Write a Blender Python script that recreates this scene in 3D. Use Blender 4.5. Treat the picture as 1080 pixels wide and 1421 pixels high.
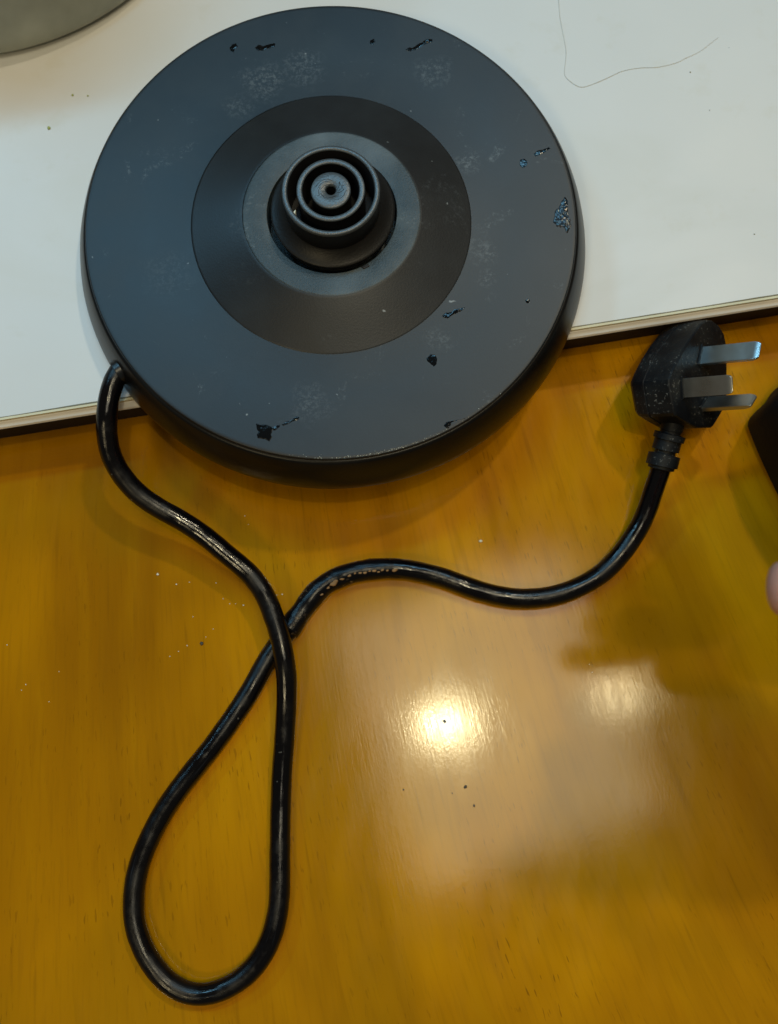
import bpy, bmesh, math, random
from mathutils import Vector, Matrix, noise

for o in list(bpy.data.objects):
    bpy.data.objects.remove(o)
S = 0.001                                   # everything below is written in millimetres
scene = bpy.context.scene
COL = scene.collection
R = math.radians

# ------------------------------------------------------------------ camera
cam_d = bpy.data.cameras.new('camera')
cam = bpy.data.objects.new('camera', cam_d)
COL.objects.link(cam)
cam_d.sensor_fit = 'HORIZONTAL'
cam_d.sensor_width = 36.0
cam_d.lens = 36.0 * 1400 / 1080
cam_d.clip_start = 0.01
cam_d.clip_end = 50
cam.matrix_world = (Matrix.Translation((0.02078, -0.15834, 0.348))
                    @ Matrix.Rotation(0.200525, 4, 'X') @ Matrix.Rotation(0.019586, 4, 'Z'))
cam_d.dof.use_dof = True
cam_d.dof.focus_distance = 0.318
cam_d.dof.aperture_fstop = 17
scene.camera = cam

# ------------------------------------------------------------------ light
world = bpy.data.worlds.new('World')
scene.world = world
world.use_nodes = True
bg = world.node_tree.nodes['Background']
bg.inputs[0].default_value = (1.0, 0.84, 0.60, 1)
bg.inputs[1].default_value = 0.07


def lamp(name, loc, target, power, color, shape, sx, sy=None, roll=0.0):
    d = bpy.data.lights.new(name, 'AREA')
    d.energy = power
    d.color = color
    d.shape = shape
    d.size = sx
    if sy:
        d.size_y = sy
    o = bpy.data.objects.new(name, d)
    COL.objects.link(o)
    o.location = loc
    q = (Vector(target) - Vector(loc)).to_track_quat('-Z', 'Y')
    o.rotation_euler = (q @ Matrix.Rotation(roll, 3, 'Z').to_quaternion()).to_euler()
    return o


lamp('ceiling_downlight', (0.162, -0.172, 2.0), (0.162, -0.172, 0), 2.7, (1.0, 0.86, 0.50), 'DISK', 0.042)
lamp('ceiling_downlight', (0.560, -0.098, 2.0), (0.560, -0.098, 0), 0.75, (1.0, 0.82, 0.46), 'DISK', 0.06)
# added warm panel, sized and turned to lay a soft haze on the lacquer
lamp('added_panel_light', (0.27, -0.15, 2.0), (0.27, -0.15, 0), 4.8, (1.0, 0.90, 0.70), 'RECTANGLE', 0.56, 0.62, R(20))
# added warm fill from the near left, softens shadows and lifts the board edge
lamp('added_panel_light', (-0.75, -1.30, 1.95), (0, -0.05, 0), 6.0, (1.0, 0.82, 0.48), 'RECTANGLE', 0.3, 0.3)
lamp('ceiling_downlight', (0.66, 0.86, 1.90), (0.05, -0.05, 0), 6.4, (1.0, 0.87, 0.62), 'DISK', 0.10)
# the cool tube lamp behind the table
lamp('tube_lamp', (-0.22, 0.80, 1.70), (0, 0.0, 0.03), 9.2, (0.28, 0.68, 1.0), 'RECTANGLE', 1.20, 0.11)
lamp('tube_lamp', (-1.50, 1.02, 1.70), (0, 0.0, 0.03), 8.0, (0.28, 0.68, 1.0), 'RECTANGLE', 0.80, 0.11)

scene.view_settings.view_transform = 'Standard'
scene.view_settings.look = 'None'
scene.view_settings.exposure = 0.14
scene.view_settings.gamma = 1.0
scene.render.engine = 'CYCLES'

# ------------------------------------------------------------------ measured outlines (mm on the table)
CORD = [(-63.73, -44.54, 34.0), (-66.17, -46.83, 34.0), (-68.27, -49.66, 34.2), (-69.91, -53.57, 34.0), (-71.17, -58.49, 33.2), (-71.73, -64.72, 32.0), (-71.89, -70.1, 29.5), (-70.96, -75.85, 26.5), (-68.27, -81.16, 23.5), (-63.63, -86.49, 20.5), (-56.69, -91.22, 18.0), (-48.67, -95.08, 16.0), (-40.75, -99.99, 14.2), (-32.69, -106.42, 12.5), (-25.8, -111.75, 11.4), (-20.5, -118.38, 10.8), (-17.31, -125.55, 10.6), (-14.61, -132.93, 10.6), (-12.66, -141.41, 9.9), (-11.94, -149.58, 7.8), (-12.23, -160.15, 5.4), (-12.72, -171.85, 4.2), (-13.04, -183.44, 3.5), (-12.82, -194.83, 3.45), (-12.48, -206.07, 3.45), (-12.18, -216.06, 3.45), (-13.22, -224.85, 3.45), (-16.33, -233.16, 3.45), (-21.99, -240.15, 3.45), (-29.8, -244.57, 3.45), (-37.5, -245.99, 3.45), (-45.67, -243.37, 3.45), (-52.77, -236.42, 3.45), (-57.77, -227.42, 3.45), (-59.46, -218.04, 3.45), (-58.64, -208.05, 3.45), (-55.51, -198.8, 3.45), (-50.94, -189.19, 3.45), (-44.62, -179.9, 3.45), (-39.3, -172.85, 3.45), (-33.95, -165.51, 3.45), (-29.27, -158.12, 3.45), (-24.78, -150.9, 3.45), (-21.45, -144.13, 3.45), (-17.84, -137.3, 3.5), (-11.78, -128.93, 3.8), (-7.84, -122.48, 3.9), (-1.94, -114.95, 3.9), (3.89, -111.58, 3.8), (11.26, -109.18, 3.7), (18.68, -108.14, 3.6), (27.37, -108.2, 3.5), (38.82, -110.6, 3.45), (46.02, -113.2, 3.45), (53.21, -115.55, 3.45), (60.37, -117.14, 3.45), (68.27, -117.74, 3.5), (79.39, -116.29, 3.6), (90.53, -111.4, 4.0), (97.93, -105.37, 4.8), (103.54, -98.43, 6.0), (107.83, -91.08, 7.6), (110.09, -85.04, 9.2), (111.75, -78.86, 11.2), (113.21, -74.39, 12.8)]
TAPE_RANGE = (45, 51)
BOOT = [(113.37, -73.73, 13.2), (114.33, -69.04, 14.8), (115.28, -64.62, 16.4), (116.21, -60.74, 18.0), (117.05, -55.73, 20.0)]
HAIR = [(78.78, 99.86, 26.12), (78.75, 98.09, 26.12), (79.12, 91.06, 26.12), (80.31, 83.24, 26.12), (81.2, 76.33, 26.12), (80.32, 68.59, 26.12), (81.95, 65.64, 26.12), (85.71, 63.0, 26.12), (89.53, 63.85, 26.12), (95.69, 66.79, 26.12), (101.11, 69.73, 26.12), (108.03, 71.25, 26.12), (113.39, 71.46, 26.12), (120.34, 73.32, 26.12), (124.26, 75.56, 26.12), (128.96, 77.99, 26.12), (132.94, 81.36, 26.12), (136.14, 84.04, 26.12)]
CHIPS = [[(76.38, 10.25), (76.85, 10.14), (77.53, 8.8), (77.45, 6.29), (77.55, 3.63), (78.33, 2.14), (78.17, 1.15), (78.44, -0.15), (77.65, -1.43), (77.09, -2.62), (76.66, -1.84), (76.39, -0.66), (75.67, -0.21), (74.93, -0.62), (74.39, -0.12), (73.84, -0.52), (73.49, 0.66), (72.59, 1.23), (72.86, 2.34), (73.16, 3.22), (73.11, 4.81), (73.64, 5.81), (74.48, 6.23), (74.98, 7.43), (75.44, 8.84), (75.99, 9.25)], [(61.94, 23.35), (63.38, 23.91), (64.33, 22.88), (64.08, 21.3), (62.88, 20.49), (61.93, 21.26)], [(66.5, 25.55), (67.71, 26.89), (69.39, 27.19), (71.56, 28.3), (72.03, 27.78), (70.1, 26.42), (68.41, 25.33), (66.97, 24.77)], [(36.63, -31.98), (37.78, -30.97), (39.39, -30.69), (40.77, -29.68), (42.39, -29.4), (44.01, -28.88), (42.86, -30.13), (41.01, -31.15), (39.86, -31.67), (38.49, -32.92), (37.1, -32.71)], [(31.72, -46.43), (32.85, -45.2), (34.23, -45.17), (35.16, -46.6), (34.94, -48.29), (34.04, -49.27), (32.88, -48.09), (31.96, -47.39)], [(63.23, -26.26), (63.93, -25.62), (64.74, -25.98), (64.62, -26.97), (63.8, -27.23)], [(-21.4, -69.05), (-19.84, -69.5), (-18.51, -69.33), (-16.14, -70.19), (-13.84, -69.24), (-14.01, -70.08), (-15.3, -71.14), (-16.23, -71.3), (-16.57, -72.69), (-16.14, -73.37), (-16.94, -74.84), (-18.31, -74.11), (-20.65, -73.81), (-20.97, -72.78), (-20.47, -71.94), (-21.06, -70.7)], [(-13.3, -69.23), (-11.87, -68.3), (-10.55, -67.85), (-8.93, -66.43), (-7.85, -66.68), (-8.21, -67.66), (-9.87, -68.12), (-11.38, -68.98), (-12.82, -69.64)], [(37.4, -68.66), (38.07, -67.47), (39.87, -66.96), (41.68, -66.69), (42.81, -66.43), (45.06, -65.68), (45.74, -66.14), (43.49, -67.36), (42.36, -68.32), (40.56, -69.3), (38.54, -69.57)], [(-36.31, 63.13), (-35.4, 64.52), (-34.2, 64.83), (-33.65, 63.74), (-34.57, 62.62), (-34.75, 61.24), (-36.0, 61.76)], [(-27.76, 63.32), (-26.59, 64.44), (-24.86, 63.93), (-22.94, 64.8), (-20.99, 65.12), (-21.18, 63.74), (-23.36, 63.14), (-25.03, 62.28), (-26.98, 62.23)], [(11.27, 66.94), (12.49, 67.51), (13.0, 66.42), (12.04, 65.3), (11.05, 65.83)], [(23.33, 63.62), (24.3, 64.46), (25.52, 64.22), (27.46, 65.91), (29.16, 66.78), (30.37, 67.91), (32.33, 67.95), (32.34, 66.85), (30.64, 66.26), (28.69, 65.11), (26.75, 63.69), (24.81, 63.1)]]
CRUMBS = [(-59.12, -111.3, 0.264), (-52.41, -114.69, 0.192), (53.01, -97.39, 0.312), (-47.96, -113.85, 0.12), (-35.92, -119.38, 0.144), (-33.59, -121.08, 0.12), (-28.84, -121.49, 0.18), (-31.6, -121.04, 0.108), (-38.7, -113.92, 0.132), (-46.02, -125.8, 0.144), (-38.84, -129.87, 0.12), (-47.42, -135.7, 0.144), (-50.26, -137.71, 0.12), (-53.11, -139.48, 0.132), (-15.57, -117.48, 0.192), (-17.55, -117.77, 0.12), (-109.04, -136.65, 0.144), (-101.42, -149.89, 0.144), (-93.1, -155.5, 0.132), (-102.71, -151.84, 0.108), (-29.84, -90.04, 0.12), (-28.43, -93.11, 0.108), (91.19, -142.04, 0.12), (90.26, -139.38, 0.096), (-90.55, -145.32, 0.096), (-41.17, -132.63, 0.096)]
PITS = [(40.91, -159.38, 0.6), (48.06, -180.67, 0.66), (50.96, -186.64, 0.48), (43.74, -182.84, 0.24), (-42.53, -134.87, 0.72), (27.4, -181.99, 0.36)]
BITS = [(-101.73, 42.71, 0.705), (-94.43, 55.89, 0.47), (-89.04, 55.72, 0.352), (145.12, 7.57, 0.47), (131.76, 54.84, 0.294), (125.46, 69.88, 0.47), (139.88, 80.07, 0.235)]
SMUDGE = [(-24.5, 50.8, 9, 0.19), (-11.4, 55.8, 9, 0.14), (44.8, 22.2, 6.5, 0.20), (32.5, 55.4, 8, 0.14), (49.1, -8.6, 6, 0.14), (54.3, 25.8, 3, 0.24), (35.8, -39.8, 6, 0.11), (-4.8, -62.2, 8, 0.12), (-33, 40, 6, 0.11), (50, -18, 4, 0.14), (-52, -20, 10, 0.05)]

# ------------------------------------------------------------------ helpers
def obj(name, bm, mat, parent=None, smooth=True, loc=None):
    me = bpy.data.meshes.new(name)
    bmesh.ops.recalc_face_normals(bm, faces=bm.faces)
    bm.to_mesh(me)
    bm.free()
    for p in me.polygons:
        p.use_smooth = smooth
    me.materials.append(mat)
    o = bpy.data.objects.new(name, me)
    COL.objects.link(o)
    if parent:
        o.parent = parent
    if loc:
        o.location = [c * S for c in loc]
    return o


def empty(name, loc, label, cat, group=None):
    o = bpy.data.objects.new(name, None)
    COL.objects.link(o)
    o.location = [c * S for c in loc]
    o.empty_display_size = 0.01
    return tag(o, label, cat, group)


def tag(o, label, cat, group=None):
    o['label'] = label
    o['category'] = cat
    if group:
        o['group'] = group
    return o


def sharp(o, deg=35):
    me = o.data
    try:
        me.set_sharp_from_angle(angle=R(deg))
    except Exception:
        pass
    return o


def lathe(bm, prof, n=160, c=(0, 0), closed=False):
    rings = []
    for r, z in prof:
        if r < 1e-6:
            rings.append([bm.verts.new((c[0] * S, c[1] * S, z * S))])
        else:
            rings.append([bm.verts.new(((c[0] + r * math.cos(2 * math.pi * i / n)) * S,
                                        (c[1] + r * math.sin(2 * math.pi * i / n)) * S, z * S)) for i in range(n)])
    pairs = list(zip(rings, rings[1:]))
    if closed:
        pairs.append((rings[-1], rings[0]))
    for a, b in pairs:
        for i in range(n):
            j = (i + 1) % n
            if len(a) == 1 and len(b) == 1:
                continue
            if len(a) == 1:
                bm.faces.new((a[0], b[i], b[j]))
            elif len(b) == 1:
                bm.faces.new((a[i], a[j], b[0]))
            else:
                bm.faces.new((a[i], a[j], b[j], b[i]))
    return bm


def arc(cx, cz, r, a0, a1, n=5):
    return [(cx + r * math.cos(R(a0 + (a1 - a0) * k / n)), cz + r * math.sin(R(a0 + (a1 - a0) * k / n))) for k in range(n + 1)]


def spline(pts, k=6):
    pts = [Vector(p) for p in pts]
    out = []
    for i in range(len(pts) - 1):
        p0 = pts[max(i - 1, 0)]
        p1, p2 = pts[i], pts[i + 1]
        p3 = pts[min(i + 2, len(pts) - 1)]
        for s in range(k):
            t = s / k
            out.append(0.5 * ((2 * p1) + (p2 - p0) * t + (2 * p0 - 5 * p1 + 4 * p2 - p3) * t * t + (3 * p1 - p0 - 3 * p2 + p3) * t ** 3))
    out.append(pts[-1])
    return out


def relax(pts, n=8):
    for _ in range(n):
        pts = [pts[0]] + [pts[i] * 0.5 + (pts[i - 1] + pts[i + 1]) * 0.25 for i in range(1, len(pts) - 1)] + [pts[-1]]
    return pts


def tube(bm, pts, rad, n=20, cap=True, wob=0.0, seed=0, uv=True):
    lay = bm.loops.layers.uv.verify() if uv else None
    up = Vector((0, 0, 1))
    rings, lens, L = [], [], 0.0
    t0 = (pts[1] - pts[0]).normalized()
    nrm = (up - t0 * up.dot(t0)).normalized()
    for i, p in enumerate(pts):
        t = (pts[min(i + 1, len(pts) - 1)] - pts[max(i - 1, 0)]).normalized()
        nrm = (nrm - t * nrm.dot(t)).normalized()
        b = t.cross(nrm)
        r = rad(i / (len(pts) - 1)) if callable(rad) else rad
        if i:
            L += (p - pts[i - 1]).length
        lens.append(L)
        ring = []
        for k in range(n):
            a = 2 * math.pi * k / n
            d = nrm * math.cos(a) + b * math.sin(a)
            rr = r
            if wob:
                rr += wob * noise.noise(p * 0.35 + d * 1.1 + Vector((seed, 0, 0)))
            ring.append(bm.verts.new((p + d * rr) * S))
        rings.append(ring)
    for i in range(len(rings) - 1):
        for k in range(n):
            j = (k + 1) % n
            f = bm.faces.new((rings[i][k], rings[i][j], rings[i + 1][j], rings[i + 1][k]))
            if lay:
                k2 = k + 1
                for l, (uu, vv) in zip(f.loops, ((lens[i], k / n), (lens[i], k2 / n), (lens[i + 1], k2 / n), (lens[i + 1], k / n))):
                    l[lay].uv = (uu / 10, vv)
    if cap:
        for ring in (rings[0], rings[-1]):
            try:
                bm.faces.new(ring)
            except Exception:
                pass
    return bm


def prism(bm, poly, z0, z1, bevel=0.0):
    """closed outline in mm extruded between z0 and z1"""
    lo = [bm.verts.new((x * S, y * S, z0 * S)) for x, y in poly]
    hi = [bm.verts.new((x * S, y * S, z1 * S)) for x, y in poly]
    n = len(poly)
    bm.faces.new(lo[::-1])
    bm.faces.new(hi)
    for i in range(n):
        j = (i + 1) % n
        bm.faces.new((lo[i], lo[j], hi[j], hi[i]))
    if bevel:
        bmesh.ops.bevel(bm, geom=[e for e in bm.edges], offset=bevel * S, segments=2, affect='EDGES', profile=0.5)
    return bm


# ------------------------------------------------------------------ materials
class NT:
    def __init__(self, name):
        self.m = bpy.data.materials.new(name)
        self.m.use_nodes = True
        self.t = self.m.node_tree
        self.b = self.t.nodes['Principled BSDF']
        self.co = self.t.nodes.new('ShaderNodeTexCoord')

    def n(self, typ, **kw):
        nd = self.t.nodes.new(typ)
        for k, v in kw.items():
            setattr(nd, k, v)
        return nd

    def link(self, a, b):
        self.t.links.new(a, b)

    def val(self, sock, v):
        if hasattr(v, 'links') or hasattr(v, 'is_output'):
            self.link(v, sock)
        else:
            sock.default_value = v

    def math(self, op, a, b=0.0, c=0.0, clamp=False):
        nd = self.n('ShaderNodeMath', operation=op)
        nd.use_clamp = clamp
        self.val(nd.inputs[0], a)
        self.val(nd.inputs[1], b)
        self.val(nd.inputs[2], c)
        return nd.outputs[0]

    def map(self, scale=(1, 1, 1), rot=(0, 0, 0), loc=(0, 0, 0), src=None):
        nd = self.n('ShaderNodeMapping')
        nd.inputs['Scale'].default_value = scale
        nd.inputs['Rotation'].default_value = rot
        nd.inputs['Location'].default_value = loc
        self.link(src or self.co.outputs['Object'], nd.inputs['Vector'])
        return nd.outputs[0]

    def noise(self, vec, scale, detail=3.0, rough=0.5, dist=0.0):
        nd = self.n('ShaderNodeTexNoise')
        nd.inputs['Scale'].default_value = scale
        nd.inputs['Detail'].default_value = detail
        nd.inputs['Roughness'].default_value = rough
        nd.inputs['Distortion'].default_value = dist
        self.link(vec, nd.inputs['Vector'])
        return nd.outputs[0]

    def ramp(self, fac, *stops):
        nd = self.n('ShaderNodeValToRGB')
        e = nd.color_ramp.elements
        while len(e) < len(stops):
            e.new(0.5)
        for el, (p, c) in zip(e, stops):
            el.position = p
            el.color = (*c, 1) if len(c) == 3 else c
        self.link(fac, nd.inputs[0])
        return nd.outputs[0]

    def step(self, fac, a, b):
        nd = self.n('ShaderNodeMapRange')
        nd.clamp = True
        self.link(fac, nd.inputs[0])
        nd.inputs[1].default_value = a
        nd.inputs[2].default_value = b
        return nd.outputs[0]

    def mix(self, fac, a, b, mode='MIX'):
        nd = self.n('ShaderNodeMix', data_type='RGBA', blend_type=mode)
        self.val(nd.inputs[0], fac)
        for sock, v in ((nd.inputs[6], a), (nd.inputs[7], b)):
            if isinstance(v, tuple):
                sock.default_value = (*v, 1) if len(v) == 3 else v
            else:
                self.link(v, sock)
        return nd.outputs[2]

    def bump(self, h, strength, dist, prev=None):
        nd = self.n('ShaderNodeBump')
        nd.inputs['Strength'].default_value = strength
        nd.inputs['Distance'].default_value = dist
        self.link(h, nd.inputs['Height'])
        if prev:
            self.link(prev, nd.inputs['Normal'])
        return nd.outputs[0]

    def set(self, color=None, rough=None, normal=None, **kw):
        for k, v in (('Base Color', color), ('Roughness', rough), ('Normal', normal)):
            if v is None:
                continue
            if isinstance(v, tuple):
                self.b.inputs[k].default_value = (*v, 1) if len(v) == 3 else v
            else:
                self.val(self.b.inputs[k], v)
        for k, v in kw.items():
            self.val(self.b.inputs[k.replace('_', ' ')], v)
        return self.m


def mat_wood():
    t = NT('lacquered_wood')
    xyz = t.n('ShaderNodeSeparateXYZ')
    t.link(t.co.outputs['Object'], xyz.inputs[0])
    x, y = xyz.outputs[0], xyz.outputs[1]
    shear = t.math('MULTIPLY_ADD', x, 1.25, 0.16)
    shear = t.math('MINIMUM', t.math('MAXIMUM', shear, 0.02), 0.42)
    xs = t.math('ADD', x, t.math('MULTIPLY', y, shear))
    cv = t.n('ShaderNodeCombineXYZ')
    t.link(xs, cv.inputs[0])
    t.link(y, cv.inputs[1])
    v = cv.outputs[0]
    big = t.noise(t.map((15, 5.0, 1), src=v), 1.0, 3, 0.55, 0.8)
    med = t.noise(t.map((70, 7, 1), src=v), 1.0, 4, 0.6, 0.5)
    fine = t.noise(t.map((900, 45, 1), src=v), 1.0, 3, 0.6)
    col = t.ramp(big, (0.33, WOOD_A), (0.5, WOOD_B), (0.66, WOOD_C))
    col = t.mix(t.math('MULTIPLY', t.step(med, 0.54, 0.76), 0.40), col, (0.22, 0.066, 0.0004))
    col = t.mix(t.math('MULTIPLY', t.step(med, 0.46, 0.25), 0.30), col, (0.74, 0.35, 0.0006))
    col = t.mix(t.math('MULTIPLY', t.step(fine, 0.50, 0.68), 0.16), col, (0.20, 0.08, 0.003))
    # short dark pore streaks
    pore = t.noise(t.map((520, 26, 1), loc=(3, 1, 0), src=v), 1.0, 2, 0.5)
    patch = t.noise(t.map((22, 14, 1), loc=(7, 2, 0), src=v), 1.0, 2)
    pore = t.math('MULTIPLY', t.step(pore, 0.62, 0.70), t.step(patch, 0.46, 0.62))
    col = t.mix(t.math('MULTIPLY', pore, 0.26), col, (0.10, 0.035, 0.002))
    dash = t.noise(t.map((1500, 190, 1), loc=(5, 4, 0), src=v), 1.0, 1, 0.4)
    dm = t.noise(t.map((34, 12, 1), loc=(1, 6, 0), src=v), 1.0, 3, 0.6)
    dash = t.math('MULTIPLY', t.step(dash, 0.66, 0.72), t.step(dm, 0.44, 0.62))
    col = t.mix(t.math('MULTIPLY', dash, 0.58), col, (0.13, 0.045, 0.001))
    cloud = t.noise(t.map((13, 9, 1), loc=(8, 3, 0)), 1.0, 3, 0.5, 0.5)
    col = t.mix(t.math('MULTIPLY', t.step(cloud, 0.47, 0.64), 0.42), col, (0.32, 0.155, 0.0003))
    # edge-glued staves: faint tone change
    st = t.math('FLOOR', t.math('MULTIPLY', t.math('ADD', xs, 0.5), 14.5))
    wn = t.n('ShaderNodeTexWhiteNoise', noise_dimensions='1D')
    t.link(st, wn.inputs['W'])
    col = t.mix(t.math('MULTIPLY', wn.outputs[0], 0.22), col, (0.30, 0.14, 0.003))
    peel = t.noise(t.map((1, 0.6, 1)), 900, 4, 0.7)
    scr = t.noise(t.map((1500, 60, 1), src=v), 1.0, 2, 0.6)
    nrm = t.bump(peel, 0.042, 0.0003)
    nrm = t.bump(scr, 0.05, 0.0002, nrm)
    rough = t.math('MULTIPLY_ADD', t.noise(t.map((160, 45, 1)), 1.0, 4, 0.65), 0.15, 0.03)
    return t.set(col, 0.5, nrm, Specular_IOR_Level=0.0, Coat_Weight=0.72, Coat_Roughness=rough, Coat_IOR=1.5, Coat_Normal=nrm)


def mat_board():
    t = NT('white_laminate')
    b = t.noise(t.map(), 14, 3)
    col = t.mix(t.step(b, 0.3, 0.7), (0.74, 0.745, 0.735), (0.79, 0.79, 0.78))
    sm = t.noise(t.map(loc=(2, 5, 0)), 55, 4, 0.6)
    col = t.mix(t.math('MULTIPLY', t.step(sm, 0.60, 0.78), 0.30), col, (0.62, 0.58, 0.44))
    big = t.noise(t.map((9, 16, 1), loc=(3, 1, 0)), 1.0, 4, 0.55, 0.8)
    col = t.mix(t.math('MULTIPLY', t.step(big, 0.50, 0.72), 0.42), col, (0.70, 0.69, 0.62))
    nrm = t.bump(t.noise(t.map(), 260, 2), 0.05, 0.0003)
    rg = t.math('MULTIPLY_ADD', big, 0.25, 0.28)
    return t.set(col, rg, nrm)


def mat_edge(c, r=0.5):
    t = NT('board_edge')
    b = t.noise(t.map((40, 40, 400)), 1.0, 3)
    dark = tuple(k * 0.8 for k in c)
    return t.set(t.mix(t.step(b, 0.35, 0.7), c, dark), r)


def mat_plate(name, base, dusty, speck, rough, grain, smudges=()):
    t = NT(name)
    o = t.co.outputs['Object']
    cloud = t.noise(t.map(), 28, 4, 0.6)
    spk = t.noise(t.map(loc=(1, 3, 0)), 900, 3, 0.7)
    spots = t.noise(t.map(loc=(4, 1, 0)), 62, 5, 0.72, 0.8)
    d = t.math('MULTIPLY', t.step(cloud, 0.44, 0.72), dusty)
    col = t.mix(d, base, (0.20, 0.24, 0.26))
    m = t.math('MULTIPLY', t.step(spots, 0.60, 0.74), t.step(spk, 0.48, 0.70))
    m = t.math('MULTIPLY', m, speck)
    fine = t.noise(t.map(loc=(2, 8, 0)), 620, 4, 0.8)
    for (sx, sy, sr, sa) in smudges:
        g = t.n('ShaderNodeVectorMath', operation='DISTANCE')
        wob = t.n('ShaderNodeVectorMath', operation='MULTIPLY_ADD')
        wn = t.n('ShaderNodeTexNoise')
        wn.inputs['Scale'].default_value = 110
        t.link(o, wn.inputs['Vector'])
        t.link(wn.outputs['Color'], wob.inputs[0])
        wob.inputs[1].default_value = (0.012, 0.012, 0)
        wob.inputs[2].default_value = (-0.006, -0.006, 0)
        add = t.n('ShaderNodeVectorMath', operation='ADD')
        t.link(o, add.inputs[0]); t.link(wob.outputs[0], add.inputs[1])
        flat = t.n('ShaderNodeVectorMath', operation='MULTIPLY')
        t.link(add.outputs[0], flat.inputs[0]); flat.inputs[1].default_value = (1, 1, 0)
        t.link(flat.outputs[0], g.inputs[0])
        g.inputs[1].default_value = (sx * S, sy * S, 0)
        k = t.step(g.outputs['Value'], sr * S, sr * 0.35 * S)
        k = t.math('MULTIPLY', t.math('MULTIPLY', k, sa), t.step(fine, 0.47, 0.62))
        m = t.math('MAXIMUM', m, k)
    col = t.mix(m, col, (0.42, 0.46, 0.47))
    fleck = t.step(t.noise(t.map(loc=(9, 2, 0)), 420, 1), 0.80, 0.86)
    col = t.mix(t.math('MULTIPLY', fleck, 0.8), col, (0.4, 0.42, 0.42))
    nrm = t.bump(t.noise(t.map(), 1500, 2, 0.6), grain, 0.00025)
    rg = t.math('MULTIPLY_ADD', cloud, 0.16, rough - 0.08)
    return t.set(col, rg, nrm, Specular_IOR_Level=0.46)


def mat_simple(name, col, rough, bump_scale=0, bump_str=0, **kw):
    t = NT(name)
    nrm = None
    if bump_scale:
        nrm = t.bump(t.noise(t.map(), bump_scale, 3), bump_str, 0.0003)
    v = t.noise(t.map(), 60, 3)
    c2 = tuple(min(1, k * 1.35 + 0.002) for k in col)
    return t.set(t.mix(t.step(v, 0.35, 0.7), col, c2), rough, nrm, **kw)


def mat_cord():
    t = NT('cord_pvc')
    uv = t.co.outputs['UV']
    w = t.noise(t.map(), 45, 3)
    scr = t.noise(t.map((0.8, 26, 1), src=uv), 1.0, 4, 0.65, 0.6)
    msk = t.noise(t.map((0.22, 1.5, 1), loc=(4, 0, 0), src=uv), 1.0, 2)
    worn = t.math('MULTIPLY', t.step(scr, 0.55, 0.72), t.step(msk, 0.57, 0.70))
    col = t.mix(worn, (0.002, 0.002, 0.003), (0.022, 0.026, 0.034))
    fl = t.step(t.noise(t.map(), 520, 1), 0.79, 0.85)
    col = t.mix(t.math('MULTIPLY', fl, 0.7), col, (0.22, 0.21, 0.18))
    nrm = t.bump(scr, 0.20, 0.0004)
    nrm = t.bump(t.noise(t.map(), 160, 3), 0.10, 0.0006, nrm)
    w2 = t.noise(t.map(loc=(5, 2, 0)), 70, 4, 0.65)
    rg = t.math('MULTIPLY_ADD', t.step(w2, 0.42, 0.62), 0.30, 0.09)
    return t.set(col, rg, nrm, Specular_IOR_Level=0.42)


def mat_tape():
    t = NT('wrapped_tape')
    uv = t.co.outputs['UV']
    g = t.noise(t.map((0.9, 9, 1), src=uv), 1.0, 5, 0.7, 1.0)
    side = t.noise(t.map(), 130, 3, 0.6)
    spk = t.noise(t.map(loc=(3, 0, 0)), 700, 3, 0.7)
    m = t.math('MULTIPLY', t.step(spk, 0.56, 0.64), t.step(side, 0.52, 0.60))
    col = t.mix(m, (0.004, 0.004, 0.005), (0.16, 0.10, 0.05))
    nrm = t.bump(g, 0.35, 0.0005)
    return t.set(col, 0.22, nrm, Specular_IOR_Level=0.26)


def mat_plug():
    t = NT('plug_rubber')
    sp = t.step(t.noise(t.map(), 900, 3, 0.75), 0.60, 0.70)
    cl = t.step(t.noise(t.map(), 90, 3), 0.42, 0.66)
    m = t.math('MULTIPLY', sp, cl)
    col = t.mix(t.math('MULTIPLY', cl, 0.55), (0.003, 0.004, 0.006), (0.020, 0.023, 0.024))
    col = t.mix(m, col, (0.26, 0.26, 0.24))
    nrm = t.bump(t.noise(t.map(), 900, 2), 0.25, 0.0003)
    return t.set(col, 0.52, nrm, Specular_IOR_Level=0.25)


def mat_metal(name, col, rough, streak):
    t = NT(name)
    s = t.noise(t.map(streak), 1.0, 3)
    c = t.mix(t.step(s, 0.35, 0.7), tuple(k * 0.82 for k in col), col)
    return t.set(c, t.math('MULTIPLY_ADD', s, 0.2, rough - 0.1), t.bump(s, 0.08, 0.0003), Metallic=1.0)


def mat_skin():
    t = NT('skin')
    a = t.noise(t.map(), 60, 4)
    col = t.mix(t.step(a, 0.3, 0.7), (0.50, 0.25, 0.19), (0.62, 0.34, 0.27))
    nrm = t.bump(t.noise(t.map(), 700, 3), 0.25, 0.0004)
    return t.set(col, 0.5, nrm, Subsurface_Weight=0.15, Subsurface_Scale=0.004)


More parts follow.
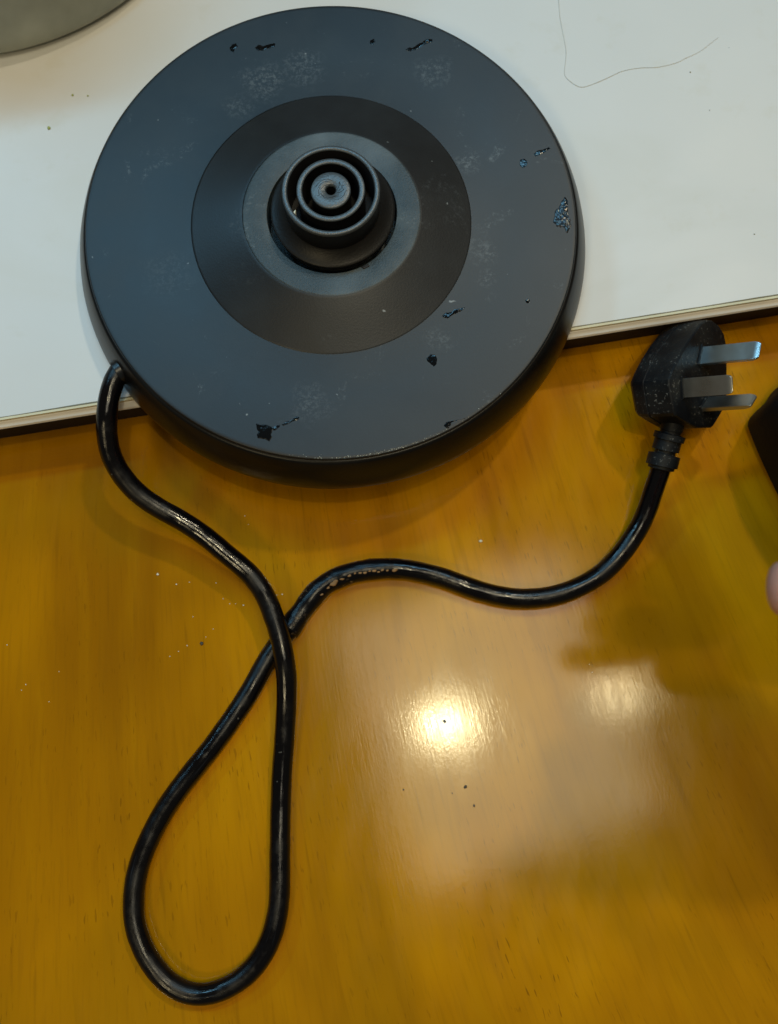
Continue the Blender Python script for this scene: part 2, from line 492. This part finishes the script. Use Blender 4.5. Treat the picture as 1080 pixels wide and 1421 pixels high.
WOOD_A, WOOD_B, WOOD_C = (0.37, 0.138, 0.0002), (0.58, 0.238, 0.0003), (0.76, 0.340, 0.0004)
M = dict(
    wood=mat_wood(), board=mat_board(),
    gap_shade=mat_simple('gap_shade_black', (0.007, 0.004, 0.002), 0.7), edge=mat_edge((0.92, 0.88, 0.80)), strip=mat_edge((0.82, 0.76, 0.52)), glue=mat_edge((0.20, 0.17, 0.09)),
    under=mat_simple('raw_chipboard', (0.16, 0.11, 0.06), 0.8),
    plate=mat_plate('matte_coating', (0.007, 0.009, 0.011), 0.05, 0.33, 0.40, 0.07, SMUDGE),
    cone=mat_plate('satin_collar', (0.010, 0.011, 0.012), 0.04, 0.10, 0.42, 0.12),
    raised=mat_plate('frosted_coating', (0.030, 0.042, 0.046), 0.60, 0.45, 0.46, 0.45),
    wall=mat_simple('housing_plastic', (0.004, 0.004, 0.004), 0.33, 900, 0.10, Specular_IOR_Level=0.28),
    rim=mat_simple('rim_plastic', (0.008, 0.010, 0.012), 0.30),
    conn=mat_simple('connector_plastic', (0.006, 0.006, 0.006), 0.42, 1400, 0.2, Specular_IOR_Level=0.35),
    ring=mat_simple('connector_rim', (0.050, 0.062, 0.070), 0.36, 1400, 0.3, Specular_IOR_Level=0.8),
    dark=mat_simple('dark_plastic', (0.004, 0.004, 0.005), 0.6),
    peel=mat_simple('bare_glossy_plastic', (0.003, 0.004, 0.005), 0.06, 900, 0.30, Specular_IOR_Level=0.25),
    cord=mat_cord(), tape=mat_tape(), plug=mat_plug(),
    brass=mat_metal('plated_pin', (0.62, 0.64, 0.62), 0.30, (90, 140, 140)),
    steel=mat_simple('dull_grey_metal', (0.33, 0.34, 0.28), 0.5, Metallic=0.1),
    skin=mat_skin(), sleeve=mat_simple('dark_cloth', (0.03, 0.03, 0.035), 0.9, 1200, 0.6),
    case=mat_simple('black_cloth', (0.004, 0.004, 0.004), 0.75, 500, 0.5, Specular_IOR_Level=0.2),
    crumb=mat_simple('pale_crumb', (0.80, 0.74, 0.58), 0.5),
    residue=mat_simple('tan_residue', (0.25, 0.13, 0.045), 0.7, 900, 0.5), pit=mat_simple('dark_speck', (0.05, 0.045, 0.03), 0.6),
    green=mat_simple('green_bit', (0.36, 0.40, 0.12), 0.6),
    grey=mat_simple('grey_bit', (0.30, 0.30, 0.24), 0.7),
    hair=mat_simple('hair_fibre', (0.52, 0.52, 0.48), 0.5),
)

# ------------------------------------------------------------------ wooden table
bm = bmesh.new()
prism(bm, [(-700, -600), (700, -600), (700, 700), (-700, 700)], -28, 0)
table = tag(obj('wooden_table', bm, M['wood'], smooth=False),
            'orange-yellow lacquered wooden table top under the kettle cord and plug', 'table')

# ------------------------------------------------------------------ white board (its front edge runs 10.6 degrees off level)
ang = math.atan2(48.76, 260.77)
ux, uy = math.cos(ang), math.sin(ang)
px, py = -uy, ux


def along(s, t):                 # s along the edge, t away behind it
    return (21.6 - 2.0 + ux * s + px * t, -39.8 - 0.35 + uy * s + py * t)


bx = along(0, 0)
white = empty('white_board', (bx[0], bx[1], 15), 'white laminate board raised over the wooden table, holding the kettle base', 'board')


def rect(s0, s1, t0, t1):
    return [tuple(a - b for a, b in zip(along(s, t), bx)) for s, t in ((s0, t0), (s1, t0), (s1, t1), (s0, t1))]


bm = bmesh.new(); prism(bm, rect(-520, 520, 0.55, 620), 0, 11)
obj('panel', bm, M['board'], white, smooth=False)
bm = bmesh.new()
ends = []
for s in (-520, 520):
    vs = []
    for t, z in ((0.53, 9.6), (0.0, 9.6), (-0.5, 9.5), (-1.95, 8.5), (-2.3, 7.8), (-1.9, 6.9), (0.53, 0.1)):
        a = along(s, t)
        vs.append(bm.verts.new(((a[0] - bx[0]) * S, (a[1] - bx[1]) * S, z * S)))
    ends.append(vs)
for k in range(7):
    j = (k + 1) % 7
    bm.faces.new((ends[0][k], ends[0][j], ends[1][j], ends[1][k]))
bm.faces.new(ends[0]); bm.faces.new(ends[1])
obj('edge_band', bm, M['edge'], white, smooth=False)
bm = bmesh.new(); prism(bm, rect(-515, 515, 2.3, 24), -15, -0.02)
obj('gap_shade_strip', bm, M['gap_shade'], white, smooth=False)  # near-black strip added in place of the shade under the board
# the cream lip along the top of the edge and the worn glue line behind it: slightly uneven strips
rnd = random.Random(4)


def strip(t0, t1, z0, z1, amp, seed):
    bm = bmesh.new()
    prev = None
    for i in range(0, 261):
        s = -520 + i * 4
        w = amp * noise.noise(Vector((s * 0.035, seed, 0))) + amp * 0.5 * noise.noise(Vector((s * 0.16, seed, 3)))
        q = [(t0, z0), (t1 + w, z0), (t1 + w, z1), (t0 , z1 + w * 0.2)]
        vs = []
        for t, z in q:
            a = along(s, t)
            vs.append(bm.verts.new(((a[0] - bx[0]) * S, (a[1] - bx[1]) * S, z * S)))
        if prev:
            for k in range(4):
                j = (k + 1) % 4
                bm.faces.new((prev[k], prev[j], vs[j], vs[k]))
        prev = vs
    return bm


obj('edge_lip', strip(-0.25, 0.5, 9.62, 10.96, 0.05, 1), M['strip'], white, smooth=False)
obj('glue_line', strip(0.56, 0.92, 10.5, 11.03, 0.22, 7), M['glue'], white, smooth=False)
# feet that keep the board above the table, far behind the edge
for s, t in ((-420, 120), (420, 120), (-420, 540), (420, 540)):
    bm = bmesh.new()
    a = along(s, t)
    lathe(bm, [(0, -15), (12, -15), (14, -0.02), (0, -0.02)], 24, (a[0] - bx[0], a[1] - bx[1]))
    obj('foot', bm, M['under'], white)

# ------------------------------------------------------------------ kettle base
ZB = 26.0
kb = empty('kettle_base', (0, 0, ZB), 'round black cordless kettle base with its black cord and three-pin plug', 'kettle base')


def kobj(name, bm, mat, parent=kb, **kw):
    """meshes are written in table coordinates, so shift them under the empty at the foot of the base"""
    p = parent
    off = Vector((0, 0, -ZB * S)) if p is kb else Vector((0, 0, 0))
    bmesh.ops.translate(bm, verts=bm.verts, vec=off if p is kb else Vector((0, 0, -ZB * S)))
    return obj(name, bm, mat, p, **kw)


# side wall, cut by a cable notch
bm = bmesh.new()
wall_prof = [(70, 26.3), (84.6, 26.15), (85.7, 26.7), (86.0, 27.8), (85.7, 30.5), (84.6, 34.5), (83.0, 38.6), (81.5, 41.6), (80.9, 42.3), (80.2, 42.4), (79.2, 42.35), (78.6, 40.5), (76, 40.2)]
lathe(bm, wall_prof, 220)
housing = sharp(kobj('housing', bm, M['wall']), 50)
# notch block where the cord leaves
bm = bmesh.new()
nd = Vector((CORD[2][0] - CORD[0][0], CORD[2][1] - CORD[0][1], 0)).normalized()
nd = Vector((-81, -29, 0)).normalized()
ns = Vector((-nd.y, nd.x, 0))
ca = math.atan2(CORD[2][1], CORD[2][0])
nd = Vector((math.cos(ca), math.sin(ca), 0)); ns = Vector((-nd.y, nd.x, 0))
# moulded slot: dark recessed mouth framed by a thin raised lip that follows the slope of the wall
def slot(w, z0, z1, proud):
    bm = bmesh.new()
    lo, hi = [], []
    for k in range(9):
        u_ = -w + 2 * w * k / 8
        for z, lst in ((z0, lo), (z1, hi)):
            r = 86.0 - (z - 27.8) * (4.6 / 14.0) + proud
            a = ca + u_ / 84.0
            lst.append(((r * math.cos(a)), (r * math.sin(a)), z))
    vo = [bm.verts.new(Vector(p) * S) for p in lo + hi[::-1]]
    vi = [bm.verts.new((Vector(p) - nd * 2.5) * S) for p in lo + hi[::-1]]
    n = len(vo)
    bm.faces.new(vo); bm.faces.new(vi[::-1])
    for k in range(n):
        bm.faces.new((vo[k], vo[(k + 1) % n], vi[(k + 1) % n], vi[k]))
    return bm
bm = slot(5.0, 29.6, 40.6, 0.12)
kobj('cable_notch', bm, M['dark'], housing)
bm = bmesh.new()
gp = [Vector(CORD[2]) - nd * 4, Vector(CORD[2]) - nd * 0.5, Vector(CORD[2]) + nd * 0.8]
tube(bm, relax(spline(gp, 5), 2), 4.15, 24)
kobj('grommet', bm, M['rim'], housing)

bm = bmesh.new()
lathe(bm, [(78.7, 41.6), (80.25, 41.7)] + arc(79.75, 43.25, 0.58, -20, 88, 6) + [(79.0, 43.83), (72, 43.83), (60, 43.84), (46.1, 43.83)] + [(45.75, 43.86)], 240)
plate = sharp(kobj('top_plate', bm, M['plate']), 60)
# the worn pale line on the front lip is geometry of its own: a chain of tiny scuffs
bm = bmesh.new()
rnd = random.Random(11)
for k in range(110):
    a = R(rnd.gauss(-76, 9))
    r = 79.9 - abs(rnd.gauss(0, 0.35))
    s = rnd.uniform(0.04, 0.11)
    cx, cy = r * math.cos(a), r * math.sin(a)
    q = [bm.verts.new(((cx + s * rnd.uniform(.6, 1.6) * math.cos(t)) * S, (cy + s * rnd.uniform(.5, 1.2) * math.sin(t)) * S, (43.85 - max(0, r - 79.5) ** 2 * 0.35 + rnd.uniform(0, .03)) * S)) for t in (0, 1.2, 2.5, 3.8, 5.1)]
    bm.faces.new(q)
o = kobj('lip_scuffs', bm, M['crumb'], plate)
o['kind'] = 'stuff'

CX = 0.55
bm = bmesh.new()
lathe(bm, [(46.0, 43.6), (45.7, 43.86), (45.2, 44.02), (40, 45.85), (34, 47.97), (29.4, 49.58), (28.9, 49.74), (28.4, 49.8)], 200, (CX * 0.3, 0))
collar = kobj('sloped_collar', bm, M['cone'])
bm = bmesh.new()
lathe(bm, [(28.7, 49.6), (28.45, 49.81), (28.0, 49.84), (21.3, 49.84), (20.95, 49.75), (20.8, 49.4), (20.8, 38.0), (0, 38.0)], 200, (CX, 0))
seat = sharp(kobj('raised_ring', bm, M['raised']), 50)
# small lug in the gap at the front right
bm = bmesh.new()
prism(bm, [(10.4, -18.6), (12.4, -17.6), (13.2, -18.3), (11.3, -19.4)], 48.6, 50.1, 0.15)
kobj('lug', bm, M['dark'], seat)

CC = (0.95, 0.15)
bm = bmesh.new()
lathe(bm, [(0, 47), (19.0, 47), (19.75, 50.8), (19.85, 51.35), (19.6, 51.6), (19.1, 51.7), (15.6, 53.8), (15.15, 54.3), (15.15, 62.9), (15.0, 63.5), (14.75, 63.75),
           (14.0, 63.75), (13.8, 63.7)], 160, CC)
conn = sharp(kobj('connector', bm, M['conn']), 40)
bm = bmesh.new()
lathe(bm, [(13.78, 63.6), (13.5, 63.2), (13.5, 48.5), (10.5, 48.5), (10.5, 63.6), (10.0, 63.8), (9.2, 63.8), (8.8, 63.6), (8.8, 48.5), (6.1, 48.5), (6.1, 63.3), (1.5, 63.3), (1.5, 55), (0, 55)], 128, CC)
sharp(kobj('groove', bm, M['dark'], conn), 40)  # shade deep between the connector rings is put into this near-black colour
bm = bmesh.new()
lathe(bm, [(15.18, 62.8), (15.1, 63.5), (14.8, 63.82), (13.95, 63.82), (13.6, 63.6), (13.45, 63.3), (13.6, 63.1)], 160, CC)
kobj('outer_rim', bm, M['ring'], conn)
bm = bmesh.new()
lathe(bm, [(10.4, 63.7), (10.58, 63.9), (10.45, 64.25), (10.1, 64.4), (9.2, 64.4), (8.9, 64.25), (8.72, 63.9), (8.9, 63.7)], 128, (CC[0], CC[1] - 0.2))
kobj('middle_ring', bm, M['ring'], conn)
bm = bmesh.new()
lathe(bm, [(6.0, 63.2), (6.2, 63.5), (6.05, 63.95), (5.7, 64.1), (1.9, 64.1), (1.7, 63.95), (1.6, 63.2)], 96, (CC[0], CC[1] - 0.2))
pin = kobj('centre_post', bm, M['ring'], conn)
# swirled tool marks on the post: thin raised curls
bm = bmesh.new()
rnd = random.Random(3)
for k in range(11):
    a0 = rnd.uniform(0, 6.28)
    r0 = rnd.uniform(2.4, 4.6)
    c0 = Vector((CC[0] + rnd.uniform(-1.5, 1.5), CC[1] - .2 + rnd.uniform(-1.5, 1.5), 64.1))
    pts = []
    for s in range(9):
        a = a0 + s * rnd.uniform(.10, .22)
        q = c0 + Vector((math.cos(a), math.sin(a), 0)) * (r0 * (0.6 + 0.05 * s))
        d = Vector((q.x - CC[0], q.y - CC[1] + .2, 0))
        if d.length > 5.5:
            q -= d.normalized() * (d.length - 5.5)
        if d.length < 2.0:
            q += d.normalized() * (2.0 - d.length)
        pts.append(q)
    tube(bm, relax(pts, 2), 0.07, 5)
kobj('tool_mark', bm, M['dark'], conn)
bm = bmesh.new()
q = CC
prism(bm, [(q[0] - 11.6, q[1] - 8.2), (q[0] - 10.9, q[1] - 7.9), (q[0] - 10.7, q[1] - 6.0), (q[0] - 11.4, q[1] - 6.9)], 56, 62.4, 0.1)
kobj('contact_tongue', bm, M['crumb'], conn)

# patches where the matte coating has torn away: sunk, shiny, ragged
rnd = random.Random(21)
for ch in CHIPS:
    pts = []
    for i, p in enumerate(ch):
        q = ch[(i + 1) % len(ch)]
        L = math.hypot(q[0] - p[0], q[1] - p[1])
        n = max(1, int(L / 0.45))
        for s in range(n):
            t = s / n
            j = 0.10 if s else 0.05
            pts.append((p[0] + (q[0] - p[0]) * t + rnd.uniform(-j, j), p[1] + (q[1] - p[1]) * t + rnd.uniform(-j, j)))
    bm = bmesh.new()
    cx = sum(p[0] for p in pts) / len(pts)
    cy = sum(p[1] for p in pts) / len(pts)

    def topz(x, y):
        r = math.hypot(x, y)
        return 43.85 if r < 79.3 else 43.85 - (r - 79.3) ** 2 * 0.5
    outer = [bm.verts.new((x * S, y * S, (topz(x, y) - 0.25) * S)) for x, y in pts]
    top = [bm.verts.new((x * S, y * S, (topz(x, y) + 0.03) * S)) for x, y in pts]
    inner = [bm.verts.new(((x + (cx - x) * 0.10) * S, (y + (cy - y) * 0.10) * S, (topz(x, y) + 0.03 + rnd.uniform(0, .018)) * S)) for x, y in pts]
    n = len(pts)
    for i in range(n):
        j = (i + 1) % n
        bm.faces.new((outer[i], outer[j], top[j], top[i]))
        bm.faces.new((top[i], top[j], inner[j], inner[i]))
    f = bm.faces.new(inner)
    bmesh.ops.triangulate(bm, faces=[f])
    kobj('torn_patch', bm, M['peel'], plate)

# ------------------------------------------------------------------ cord
path = relax(spline(CORD + BOOT[1:3], 6), 10)
bm = bmesh.new()
tube(bm, path, 3.42, 24, wob=0.10)
cord = kobj('power_cord', bm, M['cord'])
i0, i1 = TAPE_RANGE
tp = path[i0 * 6 - 1:i1 * 6 + 1]
bm = bmesh.new()
tube(bm, tp, lambda t: 3.50 + (0.28 + 0.16 * math.sin(t * 26)) * (1 - t) ** 0.7 + (0.25 if t < 0.03 else 0) - max(0, t - 0.9) * 3, 28, wob=0.28, seed=5)
kobj('tape_wrap', bm, M['tape'], cord)
# tan residue stuck along the top of the tape
rnd = random.Random(31)
for (x, y, z, r) in ((2.2, -114.3, 7.25, 1.15), (3.0, -113.4, 7.4, 0.7), (7.7, -111.4, 7.5, 0.55), (9.6, -110.6, 7.45, 0.4), (11.4, -110.4, 7.4, 0.5), (13.0, -110.3, 7.35, 0.55), (14.6, -109.7, 7.35, 0.38), (16.2, -109.5, 7.3, 0.62), (17.6, -109.9, 7.2, 0.4), (18.9, -109.2, 7.25, 0.5), (20.6, -109.4, 7.2, 0.42), (5.2, -112.4, 7.4, 0.8), (-1.6, -118.0, 7.2, 0.5), (0.4, -115.6, 7.25, 0.6), (23.1, -109.2, 7.1, 0.75)):
    bm = bmesh.new()
    bmesh.ops.create_icosphere(bm, subdivisions=2, radius=r * S)
    for v in bm.verts:
        k = 1 + 0.5 * noise.noise(v.co * 1500 + Vector((x, y, 0)))
        v.co = Vector((v.co.x * 1.3 * k, v.co.y * 0.8 * k, v.co.z * 0.3))
    bmesh.ops.rotate(bm, verts=bm.verts, cent=(0, 0, 0), matrix=Matrix.Rotation(rnd.uniform(0.1, 0.7), 3, 'Z'))
    bmesh.ops.translate(bm, verts=bm.verts, vec=Vector((x, y, z - 0.25)) * S)
    kobj('residue', bm, M['residue'], cord)
# torn flap at the end of the tape
bm = bmesh.new()
a, b = tp[0], tp[2]
t = (b - a).normalized()
sd = Vector((t.y, -t.x, 0)).normalized()
rnd = random.Random(8)
lo, hi = [], []
for k in range(8):
    u_ = -1 + 2 * k / 7
    base = a + sd * (u_ * 3.3) + Vector((0, 0, 3.55 * math.sqrt(max(0.02, 1 - u_ * u_ * .85))))
    lo.append(base - t * (0.5 + rnd.uniform(0.1, 1.3)) + Vector((0, 0, 0.10)))
    hi.append(base + t * 1.2 + Vector((0, 0, 0.30)))
A = [bm.verts.new(p * S) for p in lo]
B = [bm.verts.new(p * S) for p in hi]
C_ = [bm.verts.new((p + Vector((0, 0, .35))) * S) for p in lo]
D_ = [bm.verts.new((p + Vector((0, 0, .35))) * S) for p in hi]
for i in range(7):
    bm.faces.new((A[i], A[i + 1], B[i + 1], B[i])); bm.faces.new((C_[i], C_[i + 1], D_[i + 1], D_[i]))
    bm.faces.new((A[i], A[i + 1], C_[i + 1], C_[i])); bm.faces.new((B[i], B[i + 1], D_[i + 1], D_[i]))
kobj('tape_end', bm, M['tape'], cord)

# ------------------------------------------------------------------ plug: its own axes
PO = Vector((122.8, -47.3, 25.7))
yaw, tilt = -0.2358, 0.814
pd = Vector((math.cos(yaw), math.sin(yaw), 0))
pe = Vector((-math.sin(yaw), math.cos(yaw), 0))
pn = pd * math.cos(tilt) + Vector((0, 0, math.sin(tilt)))
pv = -pd * math.sin(tilt) + Vector((0, 0, math.cos(tilt)))


def P3(e, v, n):
    p = PO + pe * e + pv * v + pn * n
    return Vector((p.x, p.y, max(p.z, 0.25)))


FACE = [(20.5, 4.3), (13.5, 8.2), (6.5, 11.6), (-0.5, 14.2), (-4.6, 15.2), (-5.6, 14.9), (-9.6, 11.9), (-13.6, 8.6), (-14.2, 7.4), (-13.9, 0.5), (-13.3, -5.6), (-12.9, -6.8), (-10.6, -12.2), (-9.6, -14.6), (-8.4, -15.6), (-3.4, -18.2), (1.2, -20.2), (2.6, -20.2), (13, -16.6), (20.5, -13.4), (23.6, -10.6), (24.9, -6.5), (24.7, -2.2), (23.2, 1.6)]
fc = (5.0, -2.5)
bm = bmesh.new()
rings = []
for n_, sc in ((0.0, 0.0), (0.0, 0.55), (0.0, 0.965), (-0.15, 0.985), (-0.6, 1.0), (-4, 1.0), (-9.4, 1.0), (-9.6, 0.985), (-10.0, 0.985), (-10.2, 1.0), (-12.6, 0.985), (-15, 0.95), (-16.6, 0.88), (-17.6, 0.72), (-18.1, 0.35), (-18.2, 0.0)):
    if sc == 0:
        rings.append([bm.verts.new(P3(fc[0], fc[1], n_) * S)])
    else:
        rings.append([bm.verts.new(P3(fc[0] + (e - fc[0]) * sc, fc[1] + (v - fc[1]) * sc, n_) * S) for e, v in FACE])
for a, b in zip(rings, rings[1:]):
    N = len(FACE)
    for i in range(N):
        j = (i + 1) % N
        if len(a) == 1:
            bm.faces.new((a[0], b[i], b[j]))
        elif len(b) == 1:
            bm.faces.new((a[i], a[j], b[0]))
        else:
            bm.faces.new((a[i], a[j], b[j], b[i]))
plug = sharp(kobj('plug', bm, M['plug']), 22)


def blade(e0, v0, ang_, length):
    """flat blade: wide along a direction turned by ang_ from pe, chamfered at the tip"""
    w = pe * math.cos(ang_) + pv * math.sin(ang_)
    h = -pe * math.sin(ang_) + pv * math.cos(ang_)
    o_ = PO + pe * e0 + pv * v0
    bm = bmesh.new()
    rr = []
    for n_, hw, hh in ((-2, 3.15, 0.78), (length - 2.2, 3.15, 0.78), (length - 0.5, 2.75, 0.5), (length, 2.2, 0.28)):
        rr.append([bm.verts.new((o_ + pn * n_ + w * (a * hw) + h * (b * hh)) * S) for a, b in ((-1, -1), (1, -1), (1, 1), (-1, 1))])
    for a, b in zip(rr, rr[1:]):
        for i in range(4):
            j = (i + 1) % 4
            bm.faces.new((a[i], a[j], b[j], b[i]))
    bm.faces.new(rr[0][::-1]); bm.faces.new(rr[-1])
    bmesh.ops.bevel(bm, geom=list(bm.edges), offset=0.12 * S, segments=2, affect='EDGES')
    o = kobj('pin', bm, M['brass'], plug, smooth=True)
    sharp(o, 25)
    # low moulded seat round the blade
    bm = bmesh.new()
    vs = []
    for n_, k in ((-0.5, 1.25), (0.55, 1.12)):
        vs.append([bm.verts.new((o_ + pn * n_ + w * (a * 3.15 * k) + h * (b * 1.35 * k)) * S) for a, b in ((-1, -1), (1, -1), (1, 1), (-1, 1))])
    for i in range(4):
        j = (i + 1) % 4
        bm.faces.new((vs[0][i], vs[0][j], vs[1][j], vs[1][i]))
    bm.faces.new(vs[0][::-1]); bm.faces.new(vs[1])
    kobj('pin_seat', bm, M['plug'], plug, smooth=False)


blade(10.3, 0.3, 0.0, 21.0)
blade(-3.95, 6.6, R(26), 17.6)
blade(-3.95, -7.2, R(-28), 18.0)

# ribbed boot between cord and plug
bp = relax(spline(BOOT, 10), 4)
bm = bmesh.new()


def boot_r(t):
    if t < 0.02: return 3.45 + t * 40
    if t < 0.08: return 4.5
    if t < 0.27: return 5.4
    if t < 0.34: return 3.6
    if t < 0.54: return 4.6
    if t < 0.66: return 5.3
    if t < 0.72: return 3.5
    return 3.9 + (t - .72) * 2.4


pts = []
for k in range(121):
    u_ = k / 120 * (len(bp) - 1)
    i = min(int(u_), len(bp) - 2)
    pts.append(bp[i].lerp(bp[i + 1], u_ - i))
tube(bm, pts, boot_r, 28)
sharp(kobj('strain_relief', bm, M['plug'], plug), 40)

# ------------------------------------------------------------------ things around
# steel kettle body: only the wide foot of its tapering side is in the picture
PC = (-138.6, 156.8)
pot = empty('steel_kettle', (PC[0], PC[1], 26), 'dull grey round kettle side cut off by the upper left corner', 'kettle')
bm = bmesh.new()
lathe(bm, [(0, 1.0), (80, 1.0), (84, 0.2), (86.8, 0.8), (88.4, 2.4), (89.2, 5), (89.2, 7.5), (88.4, 12), (85, 22), (79, 48), (73, 76), (69, 98), (68.4, 103), (69, 104.5), (68, 105.4), (66.5, 104.5), (66, 98), (70, 76), (76, 48), (82, 22), (84, 8), (80, 4), (0, 3.5)], 180)
obj('kettle_body', bm, M['steel'], pot)
bm = bmesh.new()
pts = [Vector((-10, 66, 92)), Vector((-14, 96, 98)), Vector((-16, 116, 84)), Vector((-16, 118, 56)), Vector((-14, 104, 36)), Vector((-10, 79, 34))]
tube(bm, spline(pts, 8), 7.0, 16)
obj('handle', bm, M['sleeve'], pot)

# single hair on the board
bm = bmesh.new()
tube(bm, relax(spline(HAIR, 6), 3), lambda t: 0.115 - 0.05 * t, 6)
tag(obj('hair', bm, M['hair']), 'single thin curved grey hair lying on the white board', 'hair')


def lump(name, x, y, z, r, mat, label, cat, group, flat=0.6, seed=0):
    bm = bmesh.new()
    bmesh.ops.create_icosphere(bm, subdivisions=2, radius=1.0)
    rn = random.Random(seed)
    st = (rn.uniform(.8, 1.3), rn.uniform(.7, 1.1))
    for v in bm.verts:
        k = 1 + 0.45 * noise.noise(v.co * 1.6 + Vector((seed * 3.7, 0, 0)))
        v.co = Vector((v.co.x * st[0], v.co.y * st[1], max(v.co.z, -0.75) * flat)) * (r * k * S)
    lo = min(v.co.z for v in bm.verts)
    for v in bm.verts:
        v.co.z -= lo
    o = obj(name, bm, mat)
    o.location = (x * S, y * S, z * S)
    o.rotation_euler = (0, 0, rn.uniform(0, 6.28))
    return tag(o, label, cat, group)


for i, (x, y, r) in enumerate(CRUMBS):
    lump('crumb', x, y, 0, r * 1.45, M['crumb'], 'tiny pale crumb lying on the wooden table', 'crumb', 'pale crumbs scattered on the wooden table', 0.6, i)
DARK = ['dark speck sitting in the bright lamp reflection on the wood', 'dark speck below the bright lamp reflection on the wood', 'small dark speck on the wood, lowest of the specks below the lamp reflection',
        'faint small speck on the wood left of the darker round speck', 'dark oval grain on the wood left of where the cord crosses', 'small speck on the wood at the left of the bright reflection']
for i, (x, y, r) in enumerate(PITS):
    lump('speck', x, y, 0, r * 0.9, M['pit'], DARK[i], 'speck', 'dark specks on the wooden table', 0.35, 40 + i)
BL = ['green food bit on the white board below the grey pot', 'small yellowish bit in the pot shadow on the white board, left of two', 'small yellowish bit in the pot shadow on the white board, right of two',
      'tiny grey bit on the white board right of the kettle base', 'tiny grey bit on the white board below the end of the hair', 'tiny grey bit on the white board beside the curve of the hair', 'pale bit on the white board above the end of the hair']
for i, (x, y, r) in enumerate(BITS):
    lump('food_bit', x, y, ZB, r * (.9 if i < 3 else .6), M['green'] if i < 3 else M['grey'], BL[i], 'food bit', 'bits on the white board', 0.5, 60 + i)

# black soft case at the right edge
bm = bmesh.new()
CP = [(141.5, -54.5), (142.5, -51.5), (147, -46.5), (158, -38), (205, -30), (214, -60), (205, -118), (176, -116), (163, -102), (154, -86), (146, -69)]
CP = [(x + 6.5, y) for x, y in CP]
CPc = (184.5, -70)
rings = []
for z, sc in ((0.2, 0.93), (3, 1.0), (14, 1.01), (26, 1.0), (34, 0.96), (38.5, 0.86), (40.5, 0.6), (41, 0.0)):
    if sc == 0:
        rings.append([bm.verts.new((CPc[0] * S, CPc[1] * S, z * S))])
    else:
        ring = []
        N = 60
        sp = spline([Vector((*p, 0)) for p in CP + CP[:1]], 6)[:-1]
        for p in sp:
            w = 1 + 0.03 * noise.noise(Vector((p.x * .05, p.y * .05, z * .08)))
            ring.append(bm.verts.new(((CPc[0] + (p.x - CPc[0]) * sc * w) * S, (CPc[1] + (p.y - CPc[1]) * sc * w) * S, z * S)))
        rings.append(ring)
for a, b in zip(rings, rings[1:]):
    N = len(a)
    for i in range(N):
        j = (i + 1) % N
        if len(b) == 1:
            bm.faces.new((a[i], a[j], b[0]))
        else:
            bm.faces.new((a[i], a[j], b[j], b[i]))
bm.faces.new(rings[0][::-1])
tag(obj('soft_case', bm, M['case']), 'black soft case beyond the plug pins, cut off by the right edge', 'case')

# the hand that reaches in from the right: one skinned surface, only a fingertip is in the picture
J = dict(
    elbow=((410, -70, 176), 40), fore=((312, -86, 160), 30), wrist=((238, -98, 146), 20), palm=((204, -102, 142), 20), pad=((178, -101, 140), 16),
    i0=((158, -122, 140), 9.6), i1=((133, -128.5, 139), 8.2), i2=((117, -129.5, 134), 7.4), i3=((103.0, -129.3, 128.5), 6.9),
    m0=((158, -106, 142), 9.8), m1=((136, -113, 143), 8.8), m2=((121, -114.5, 138), 8.2), m3=((115.5, -114.5, 128), 7.6),
    r0=((161, -91, 140), 9.6), r1=((137, -99, 141), 8.4), r2=((122, -100.5, 135), 8.0), r3=((116, -100.5, 126), 7.4),
    p0=((167, -78, 136), 8.8), p1=((143, -85, 135), 7.5), p2=((129, -87, 130), 7.0), p3=((122, -87.5, 122), 6.5),
    t0=((192, -126, 130), 12.5), t1=((172, -137, 123), 10), t2=((152, -139, 119), 9), t3=((138, -137, 118), 7.8))
names = list(J)
me = bpy.data.meshes.new('person')
ED = [('wrist', 'palm'), ('wrist', 'fore'), ('fore', 'elbow'), ('palm', 'pad'), ('pad', 'i0'), ('i0', 'i1'), ('i1', 'i2'), ('i2', 'i3'), ('pad', 'm0'), ('m0', 'm1'), ('m1', 'm2'), ('m2', 'm3'),
      ('pad', 'r0'), ('r0', 'r1'), ('r1', 'r2'), ('r2', 'r3'), ('palm', 'p0'), ('p0', 'p1'), ('p1', 'p2'), ('p2', 'p3'), ('palm', 't0'), ('t0', 't1'), ('t1', 't2'), ('t2', 't3')]
me.from_pydata([[c * S for c in J[k][0]] for k in names], [(names.index(a), names.index(b)) for a, b in ED], [])
hand = bpy.data.objects.new('person', me)
COL.objects.link(hand)
sk = hand.modifiers.new('Skin', 'SKIN')
sk.use_smooth_shade = True
for v, k in zip(me.skin_vertices[0].data, names):
    v.radius = (J[k][1] * S, J[k][1] * S)
    v.use_root = (k == 'wrist')
hand.modifiers.new('Sub', 'SUBSURF').levels = 2
hand.modifiers['Sub'].render_levels = 2
me.materials.append(M['skin'])
tag(hand, 'bare pinkish fingertip reaching in at the right edge over the wood', 'person')
bm = bmesh.new()
pts = spline([Vector((296, -89, 157)), Vector((350, -80, 166)), Vector((430, -66, 179)), Vector((520, -50, 194))], 8)
tube(bm, pts, lambda t: 40 + 9 * t, 28, wob=2.0)
obj('sleeve', bm, M['sleeve'], hand)
